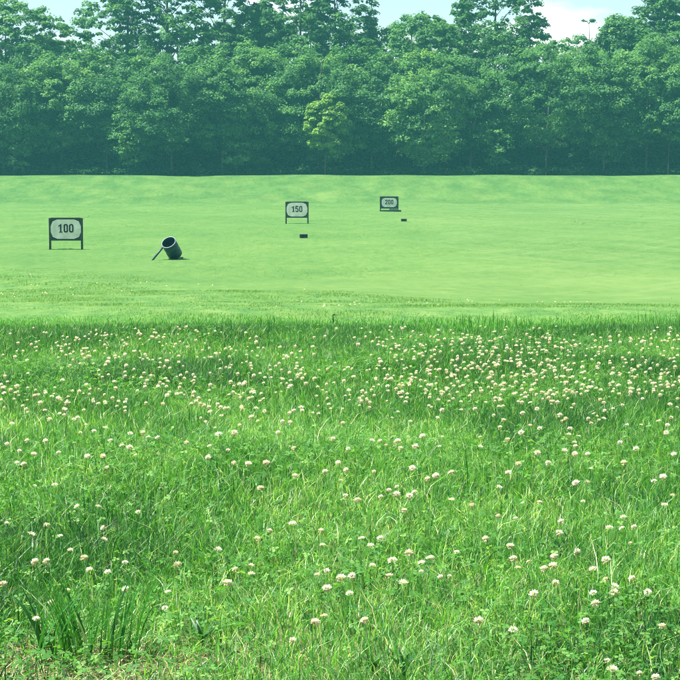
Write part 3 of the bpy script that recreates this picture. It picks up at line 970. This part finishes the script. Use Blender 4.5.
ground_box('low dark box on the turf just below the 150 sign', 303.6, 238.0, 0.46, 0.4, 0.22)
ground_box('low dark box on the turf below the 200 sign', 403.8, 221.4, 0.44, 0.4, 0.20)


# ------------------------------------------------------------------ trees
def crown_mesh(acc, cx, cy, z0, z1, rx, ry, clumps, per, leaf, tint, seed, shape='round', csize=(0.9, 1.9), gaps=0.0, nodes=None):
    r = np.random.default_rng(seed)
    H = z1 - z0
    cents = []
    lob = r.normal(size=(7, 3)); lob /= np.linalg.norm(lob, axis=1, keepdims=True)
    la = r.uniform(-0.38, 0.32, 7)
    tries = 0
    while len(cents) < clumps and tries < clumps * 12:
        tries += 1
        d = r.normal(size=3); d /= np.linalg.norm(d)
        rad = r.uniform(0.3, 1.0) ** 0.33
        bump = 1 + float((la * np.clip(lob @ d, 0, 1) ** 3).sum())
        zz = (d[2] * rad * bump * 0.5 + 0.5)
        if shape == 'round': f = 1.0
        elif shape == 'oval': f = 1.0 + 0.25 * math.sin(PI * float(np.clip(zz, 0, 1)))
        elif shape == 'bell': f = 1.22 - 0.62 * np.clip(zz, 0, 1) ** 1.3
        elif shape == 'cone': f = 1.15 - 0.75 * np.clip(zz, 0, 1)
        else: f = 0.55 + 0.6 * np.clip(zz, 0, 1)
        c = np.array([cx + d[0] * rad * rx * bump * f, cy + d[1] * rad * ry * bump * f, z0 + H * zz])
        if gaps and N3(np.array(c[0] * 0.75 + seed), np.array(c[2] * 0.75)) < gaps: continue
        cents.append(c)
    cents = np.array(cents)
    if len(cents) == 0: return cents
    n = len(cents)
    cs = r.uniform(*csize, n)
    ctint = np.clip(tint + 0.13 * r.normal(size=n), 0, 1)
    m = per
    C = np.repeat(cents, m, 0); S_ = np.repeat(cs, m)
    d = r.normal(size=(n * m, 3)); d /= np.linalg.norm(d, axis=1, keepdims=True)
    d[:, 2] = np.where(d[:, 2] < -0.25, -d[:, 2] * 0.6, d[:, 2])
    rad = r.uniform(0.25, 1.0, n * m) ** 0.6
    P = C + d * (rad * S_)[:, None] * np.array([1.08, 1.08, 0.95])
    out = P - np.array([cx, cy, z0 + H * 0.4]); out /= np.linalg.norm(out, axis=1, keepdims=True) + 1e-9
    nr = d * 0.75 + out * 0.30 + np.array([0, 0, 0.50]) + r.normal(0, 0.45, (n * m, 3))
    nr /= np.linalg.norm(nr, axis=1, keepdims=True)
    sz = r.uniform(0.65, 1.25, n * m) * leaf
    V = quads_from(P, nr, sz)
    t = np.clip(np.repeat(ctint, m) + 0.10 * r.normal(size=n * m), 0, 1)
    acc.add(V, np.arange(len(V)), np.full(n * m, 4), t)
    return cents


def tree(label, px, D, top, wpx, bottom, tint=0.42, shape='round', gaps=0.0, clumps=None, per=72, leaf=0.36, group=None, seed=0, csize=(0.9, 1.8), name='broadleaf_tree', cat='tree', trunk_r=None, mat=None):
    c = at_dist(px, 175, D)
    x, y = c[0], D
    g = float(gz(x, y))
    m = D / F
    z1 = CAMZ + (175 - top) * m
    z0 = max(g + 0.8, CAMZ + (175 - bottom) * m)
    rx = wpx * m * 0.5
    root = empty(name, (x, y, g))
    acc = Acc()
    if clumps is None:
        clumps = int(np.clip(3.0 * rx * (z1 - z0) * 1.0, 30, 300))
    z1l, z0l = z1 - g, z0 - g
    cents = crown_mesh(acc, 0, 0, z0l, z1l - 0.7, rx, rx * 0.9, clumps, per, leaf, tint, 100 + seed, shape, csize, gaps)
    link('crown', acc.mesh('crown', [mat or M_TREE]), root)
    # trunk and limbs
    r = np.random.default_rng(900 + seed)
    Ht = z1l
    tr = trunk_r or 0.011 * Ht + 0.05
    pts = []; rad = []
    bx, by = r.normal(0, 0.03 * Ht, 2)
    for i in range(7):
        t = i / 6
        pts.append((bx * t ** 1.5, by * t ** 1.5, -0.3 + (Ht * 0.9 + 0.3) * t)); rad.append(tr * (1.25 - 0.25 * min(1, t * 8)) * (1 - 0.88 * t) + 0.02)
    a = Acc(); a.add(*tube(pts, rad, 9))
    pts = np.array(pts)
    if len(cents):
        for ci in r.choice(len(cents), min(len(cents), 22 if gaps else 13), replace=False):
            e = cents[ci]
            hz = float(np.clip(e[2] - np.hypot(e[0], e[1]) * r.uniform(0.5, 1.1), Ht * 0.16, Ht * 0.8))
            s = np.array([np.interp(hz, pts[:, 2], pts[:, 0]), np.interp(hz, pts[:, 2], pts[:, 1]), hz])
            r0 = np.interp(hz, pts[:, 2], rad) * 0.42
            mid = s * 0.5 + e * 0.5 + np.array([0, 0, 0.25 + 0.08 * np.hypot(e[0], e[1])])
            q1 = s * 0.75 + mid * 0.25; q2 = mid
            a.add(*tube([s, q1 * 0.5 + (s * .5 + mid * .5) * 0.5, q2, e * 0.75 + mid * 0.25, e], [r0, r0 * 0.8, r0 * 0.55, r0 * 0.32, 0.02], 6))
    link('trunk', a.mesh('trunk', [M_BARK]), root)
    tag(root, label, cat, group)
    return root


GF, GB = 'trees along the front of the wood', 'tall trees behind the front row'
T = []
# (label, px, D, top, width, bottom, opts)
FRONT = [
    ('full mid green tree at the frame edge on the 100 sign side', 4, 279, 66, 78, 146, dict(tint=.46)),
    ('leafy light green tree with layered sprays behind the 100 sign', 62, 280, 56, 74, 140, dict(tint=.58)),
    ('shadowy tree between the 100 sign and the drum', 107, 283, 74, 62, 142, dict(tint=.36)),
    ('narrow tree draped in pale leaves directly before the drum shadowed wood', 136, 277, 96, 40, 168, dict(tint=.56)),
    ('rounded dark green tree above the tilted drum', 172, 281, 62, 74, 138, dict(tint=.38)),
    ('mid green tree next along from the drum toward the 150 sign', 222, 280, 56, 70, 142, dict(tint=.46)),
    ('light topped tree between the drum and the 150 sign', 257, 282, 48, 70, 138, dict(tint=.55)),
    ('broad leafy tree rising behind the bright little tree', 318, 284, 50, 86, 136, dict(tint=.50)),
    ('dark full tree behind the 200 sign', 372, 281, 66, 66, 140, dict(tint=.38)),
    ('soft light green tree beside the 200 sign with hanging pale sprays', 424, 280, 60, 66, 150, dict(tint=.60)),
    ('low dark tree in the hollow past the pale spray tree', 470, 282, 78, 60, 146, dict(tint=.42)),
    ('large dome shaped tree under the open patch of sky', 546, 279, 32, 108, 140, dict(tint=.52)),
    ('smaller tree in the notch beneath the bare twig', 604, 282, 52, 60, 142, dict(tint=.46)),
    ('full light green tree next to the conical dark tree', 646, 280, 34, 74, 140, dict(tint=.54)),
    ('last front tree at the frame edge beyond the conical dark tree', 690, 281, 58, 70, 146, dict(tint=.48)),
]
BACK = [
    ('tall pale crowned tree at the frame edge over the 100 sign side', 6, 296, -2, 100, 84, dict(tint=.55, clumps=150)),
    ('tall airy tree with a dark leafy crown above the 100 sign', 124, 302, -38, 82, 98, dict(tint=.36, gaps=.42, clumps=95)),
    ('towering open tree with visible limbs above the drum', 168, 300, -62, 92, 98, dict(tint=.34, gaps=.44, clumps=110)),
    ('towering tree with a forked stem next to the gap by the drum', 222, 298, -60, 76, 104, dict(tint=.36, gaps=.36, clumps=105)),
    ('low crown filling the skyline between the two towering trees', 262, 305, 6, 60, 80, dict(tint=.40, gaps=.3)),
    ('tall dark tree with upright limbs above the 150 sign', 300, 300, -34, 80, 98, dict(tint=.36, gaps=.38, clumps=105)),
    ('tall dark tree leaning over the bright little tree', 338, 298, -30, 60, 96, dict(tint=.34, gaps=.32, clumps=95)),
    ('rounded grey green tree top beside the sky gap above the 200 sign', 420, 298, 5, 92, 90, dict(tint=.48, gaps=.2, clumps=120)),
    ('tall dark open tree with bare limbs against the sky', 494, 296, -40, 92, 104, dict(tint=.32, gaps=.40, clumps=125)),
    ('thin topped tree just beside the bare twig', 618, 296, 15, 50, 90, dict(tint=.42, gaps=.3)),
    ('conical dark tree rising highest beside the frame edge', 655, 298, -6, 88, 84, dict(tint=.30, shape='cone', clumps=130)),
    ('tall tree top showing at the corner of the sky', 704, 300, -14, 84, 90, dict(tint=.40)),
    ('dim mid height tree seen through the gap over the 100 sign', 66, 310, 33, 100, 120, dict(tint=.42)),
    ('dim mid height tree closing the gap above the 200 sign', 384, 312, 41, 80, 120, dict(tint=.42)),
    ('dim mid height tree closing the low skyline under the sky patch', 580, 312, 34, 110, 120, dict(tint=.42)),
    ('dim inner tree behind the towering pair above the drum', 180, 314, 14, 150, 120, dict(tint=.40)),
    ('dim inner tree behind the tall pair above the 150 sign', 312, 314, 12, 120, 120, dict(tint=.40)),
    ('dim inner tree behind the tall open tree with bare limbs', 470, 314, 20, 110, 120, dict(tint=.40)),
]
FILL = [
    ('dim tree filling in behind the tree at the 100 sign', 34, 290, 44, 84, 150, dict(tint=.44)),
    ('dim tree between the 100 sign tree and its shadowy neighbour', 88, 291, 44, 76, 150, dict(tint=.48)),
    ('second row tree over the pale draped tree near the drum', 142, 289, 52, 80, 150, dict(tint=.42)),
    ('second row tree in the dip beside the dark tree over the drum', 197, 290, 46, 72, 150, dict(tint=.46)),
    ('second row tree between the mid green tree and the light topped tree', 240, 291, 40, 72, 150, dict(tint=.50)),
    ('second row tree above and behind the 150 sign', 287, 289, 44, 76, 150, dict(tint=.44)),
    ('second row tree over the gap past the bright little tree', 347, 290, 50, 74, 150, dict(tint=.50)),
    ('second row tree under the sky gap by the 200 sign', 398, 290, 48, 74, 150, dict(tint=.52)),
    ('second row tree behind the low dark tree in the hollow', 452, 290, 54, 80, 150, dict(tint=.46)),
    ('second row tree under the tall open tree with bare limbs', 503, 291, 48, 76, 150, dict(tint=.42)),
    ('second row tree behind the large dome shaped tree', 572, 290, 44, 80, 150, dict(tint=.48)),
    ('second row tree next to the notch under the bare twig', 628, 290, 40, 74, 150, dict(tint=.44)),
    ('second row tree in front of the conical dark tree', 672, 289, 36, 76, 150, dict(tint=.50)),
]
sd = 300
for lab, px, D, top, w, bot, kw in FILL:
    sd += 1; tree(lab, px, D, top, w, bot, group='second row trees of the wood', seed=sd, per=64, leaf=.36, shape='oval', csize=(0.6, 1.6), **kw)
sd = 0
for lab, px, D, top, w, bot, kw in FRONT:
    sd += 1; tree(lab, px, D + ((sd * 7) % 5 - 2) * 1.6, top, w * 1.1, max(bot, 154 + (sd * 5) % 11), group=GF, seed=sd, per=112, leaf=.27, shape='oval', csize=(0.5, 1.7), trunk_r=.13, **{**kw, 'tint': .46 + (kw['tint'] - .46) * 1.5})
for lab, px, D, top, w, bot, kw in BACK:
    sd += 1; tree(lab, px, D, top, w, bot, group=GB, seed=sd, per=52, leaf=0.36, csize=(0.5, 1.25), shape=kw.get('shape', 'oval'), **{k_: v_ for k_, v_ in {**kw, 'clumps': int(kw.get('clumps', 120) * 3.0), 'tint': kw['tint'] + .06, 'gaps': kw.get('gaps', 0) * .72}.items() if k_ != 'shape'})
# the small bright tree
tree('small bright yellow-green tree standing out before the dark wood', 325, 274.5, 93, 41, 152, trunk_r=.07, mat=M_YOUNG, tint=.38, seed=77, per=110, leaf=.28, clumps=120, csize=(0.4, 0.85), shape='round', name='young_tree')
# leafy saplings and bushes at the edge
for lab, px, D, top, w, bot, ti in [
    ('pale sapling climbing up the dark wood before the drum', 128, 275.6, 112, 22, 172, .72),
    ('low pale bush at the wood edge toward the 150 sign', 237, 275.8, 138, 26, 166, .70),
    ('thin light sapling at the wood edge past the 200 sign', 440, 275.6, 112, 24, 152, .74),
    ('light bush under the large dome shaped tree', 497, 276.0, 126, 30, 168, .50),
    ('leafy pale bush low at the frame edge below the conical tree', 668, 276, 102, 28, 140, .66),
    ('pale bush near the frame edge below the tall pale crown', 14, 276, 128, 44, 170, .50)]:
    sd += 1
    tree(lab, px, D, top, w, bot, tint=ti, seed=sd, per=42, leaf=.30, clumps=30, csize=(0.4, 0.9), name='sapling', gaps=.3, trunk_r=0.03)
# a few trees past both ends of the view
for px, D, top, w, bot in [(-62, 281, 58, 78, 142), (-128, 282, 50, 84, 142), (-90, 300, 8, 90, 90), (-190, 284, 52, 90, 142), (748, 281, 56, 80, 142), (812, 282, 50, 86, 142), (776, 300, 4, 90, 90), (880, 284, 54, 90, 142)]:
    sd += 1
    tree('green tree continuing the wood past the edge of the view', px, D, top, w, bot, group='trees past the ends of the view', seed=sd, per=60, leaf=.46)
# bare dead twig top against the sky
c = at_dist(589, 22, 292)
g = float(gz(c[0], 292))
root = empty('dead_tree', (c[0], 292, g))
hh = c[2] - g
a = Acc()
a.add(*tube([(0.5, 0, -0.2), (0.4, 0, hh * .4), (0.15, 0, hh * .75), (0.0, 0, hh - 0.1)], [0.16, 0.12, 0.07, 0.04], 7))
a.add(*tube([(0.0, 0, hh - 0.3), (0.2, 0, hh + 0.1), (0.55, 0.1, hh + 0.25)], [0.05, 0.06, 0.03], 5))
a.add(*tube([(0.0, 0, hh - 0.3), (-0.4, 0, hh + 0.15), (-1.0, 0.1, hh + 0.2)], [0.05, 0.05, 0.03], 5))
link('trunk', a.mesh('trunk', [M_BARK]), root)
for cen, sg, cnt in (((0.6, 0.1, hh + 0.25), (0.28, 0.25, 0.16), 44), ((-0.8, 0.1, hh + 0.2), (0.3, 0.2, 0.07), 16)):
    a = Acc()
    P = rng.normal(cen, sg, (cnt, 3))
    nr = rng.normal(size=(cnt, 3)) + np.array([0, 0, 1]); nr /= np.linalg.norm(nr, axis=1, keepdims=True)
    a.add(quads_from(P, nr, np.full(cnt, 0.3)), np.arange(cnt * 4), np.full(cnt, 4), 0.25)
    link('leaf_clump', a.mesh('leaf_clump', [M_TREE]), root)
tag(root, 'thin bare stem with a small leaf tuft alone against the sky', 'tree')


def wood_mass(name, label, y0, y1, zmax, n, leaf, tint, cat):
    m = n // 60
    cx = rng.uniform(-90, 90, m); cy = rng.uniform(y0, y1, m)
    hmax = zmax * (0.45 + 0.75 * N1(cx * 0.16 + 3, cy * 0.07))
    cz = rng.random(m) * hmax
    C = np.repeat(np.stack([cx, cy, gz(cx, cy) + cz], 1), 60, 0)
    d = rng.normal(size=(m * 60, 3)); d /= np.linalg.norm(d, axis=1, keepdims=True)
    d[:, 2] = np.abs(d[:, 2])
    P = C + d * rng.uniform(0.3, 1.2, (m * 60, 1)) * np.array([1.1, 1.1, .7])
    nr = d * .5 + np.array([0, 0, .8]) + rng.normal(0, .45, (m * 60, 3)); nr /= np.linalg.norm(nr, axis=1, keepdims=True)
    acc = Acc()
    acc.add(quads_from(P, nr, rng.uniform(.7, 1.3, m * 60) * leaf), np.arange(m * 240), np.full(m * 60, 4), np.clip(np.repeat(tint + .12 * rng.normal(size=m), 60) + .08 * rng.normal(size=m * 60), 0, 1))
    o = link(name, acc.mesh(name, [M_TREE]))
    tag(o, label, cat, kind='stuff')


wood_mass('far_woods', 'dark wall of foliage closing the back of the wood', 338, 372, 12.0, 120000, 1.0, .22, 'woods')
wood_mass('edge_weeds', 'low weeds tinted dark for the shade where the bank meets the wood', 275.5, 281, 0.8, 26000, .24, .12, 'weeds')  # low tint: shade of the overhanging crowns coloured into the weeds
wood_mass('undergrowth', 'leafy undergrowth tinted dark for the shade at the foot of the wood', 283, 298, 5.0, 110000, .42, .10, 'undergrowth')  # lowest tint: the shade under the wood edge is painted into these leaves
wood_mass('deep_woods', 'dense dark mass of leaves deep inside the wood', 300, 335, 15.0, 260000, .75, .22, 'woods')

# ------------------------------------------------------------------ light, sky, haze
SUN_EL, SUN_AZ = math.radians(62), math.radians(-95)        # azimuth from +y (away from the camera), negative to the west of it
to_sun = Vector((math.sin(SUN_AZ) * math.cos(SUN_EL), math.cos(SUN_AZ) * math.cos(SUN_EL), math.sin(SUN_EL)))
sd_ = bpy.data.lights.new('sun', 'SUN'); sd_.energy = 4.4; sd_.angle = math.radians(0.53); sd_.color = (1.0, 0.965, 0.90)
so = bpy.data.objects.new('sun', sd_); COL.objects.link(so)
so.rotation_euler = (-to_sun).to_track_quat('-Z', 'Y').to_euler()
so.location = (0, 0, 60)

w = bpy.data.worlds.new('World'); S.world = w; w.use_nodes = True
n = w.node_tree.nodes; l = w.node_tree.links
for q in list(n): n.remove(q)
sky = n.new('ShaderNodeTexSky'); sky.sky_type = 'NISHITA'; sky.sun_disc = False
sky.sun_elevation = SUN_EL; sky.sun_rotation = SUN_AZ
sky.air_density = 1.0; sky.dust_density = 0.6; sky.ozone_density = 2.0
tc = n.new('ShaderNodeTexCoord')
sp = n.new('ShaderNodeSeparateXYZ'); l.new(tc.outputs['Generated'], sp.inputs[0])
mp = n.new('ShaderNodeMapping'); mp.inputs['Scale'].default_value = (9, 9, 26); mp.inputs['Location'].default_value = (1.7, 0.4, 0.55)
l.new(tc.outputs['Generated'], mp.inputs['Vector'])
nz = n.new('ShaderNodeTexNoise'); nz.inputs['Scale'].default_value = 1.0; nz.inputs['Detail'].default_value = 7; nz.inputs['Roughness'].default_value = 0.55
l.new(mp.outputs[0], nz.inputs['Vector'])
cr = ramp(n, [(0.53, (0, 0, 0)), (0.70, (1, 1, 1))]); l.new(nz.outputs['Fac'], cr.inputs['Fac'])
mx = n.new('ShaderNodeMix'); mx.data_type = 'RGBA'; l.new(cr.outputs['Color'], mx.inputs['Factor'])
l.new(sky.outputs[0], mx.inputs['A']); mx.inputs['B'].default_value = (9.0, 9.2, 9.4, 1)
bg = n.new('ShaderNodeBackground'); bg.inputs['Strength'].default_value = 0.055
l.new(mx.outputs['Result'], bg.inputs['Color'])
wo = n.new('ShaderNodeOutputWorld'); l.new(bg.outputs[0], wo.inputs['Surface'])

bm = bmesh.new(); add_box(bm, (0, 190, 18.5), (330, 470, 43.0))
hz = bm_obj('haze', bm, [])  if False else None
me = bpy.data.meshes.new('haze'); bm.to_mesh(me); bm.free()
hm, hn, hl = new_mat('haze_air')
pv = hn.new('ShaderNodeVolumePrincipled')
pv.inputs['Color'].default_value = (0.20, 0.80, 0.86, 1)
pv.inputs['Density'].default_value = 0.00026
pv.inputs['Anisotropy'].default_value = 0.1
ho = hn.new('ShaderNodeOutputMaterial'); hl.new(pv.outputs[0], ho.inputs['Volume'])
me.materials.append(hm)
hz = link('haze', me)
tag(hz, 'thin blue-green summer haze over the range', 'haze', kind='stuff')

S.view_settings.view_transform = 'Standard'
S.view_settings.look = 'None'
S.view_settings.exposure = 1.8
S.view_settings.gamma = 1
S.view_settings.use_curve_mapping = False
S.render.engine = 'CYCLES'
cy = S.cycles
cy.max_bounces = 7; cy.diffuse_bounces = 3; cy.glossy_bounces = 2; cy.transmission_bounces = 4; cy.volume_bounces = 1; cy.transparent_max_bounces = 8
cy.use_denoising = True
cy.filter_width = 1.0
cy.volume_step_rate = 4
S.render.resolution_x = 1024; S.render.resolution_y = 1024
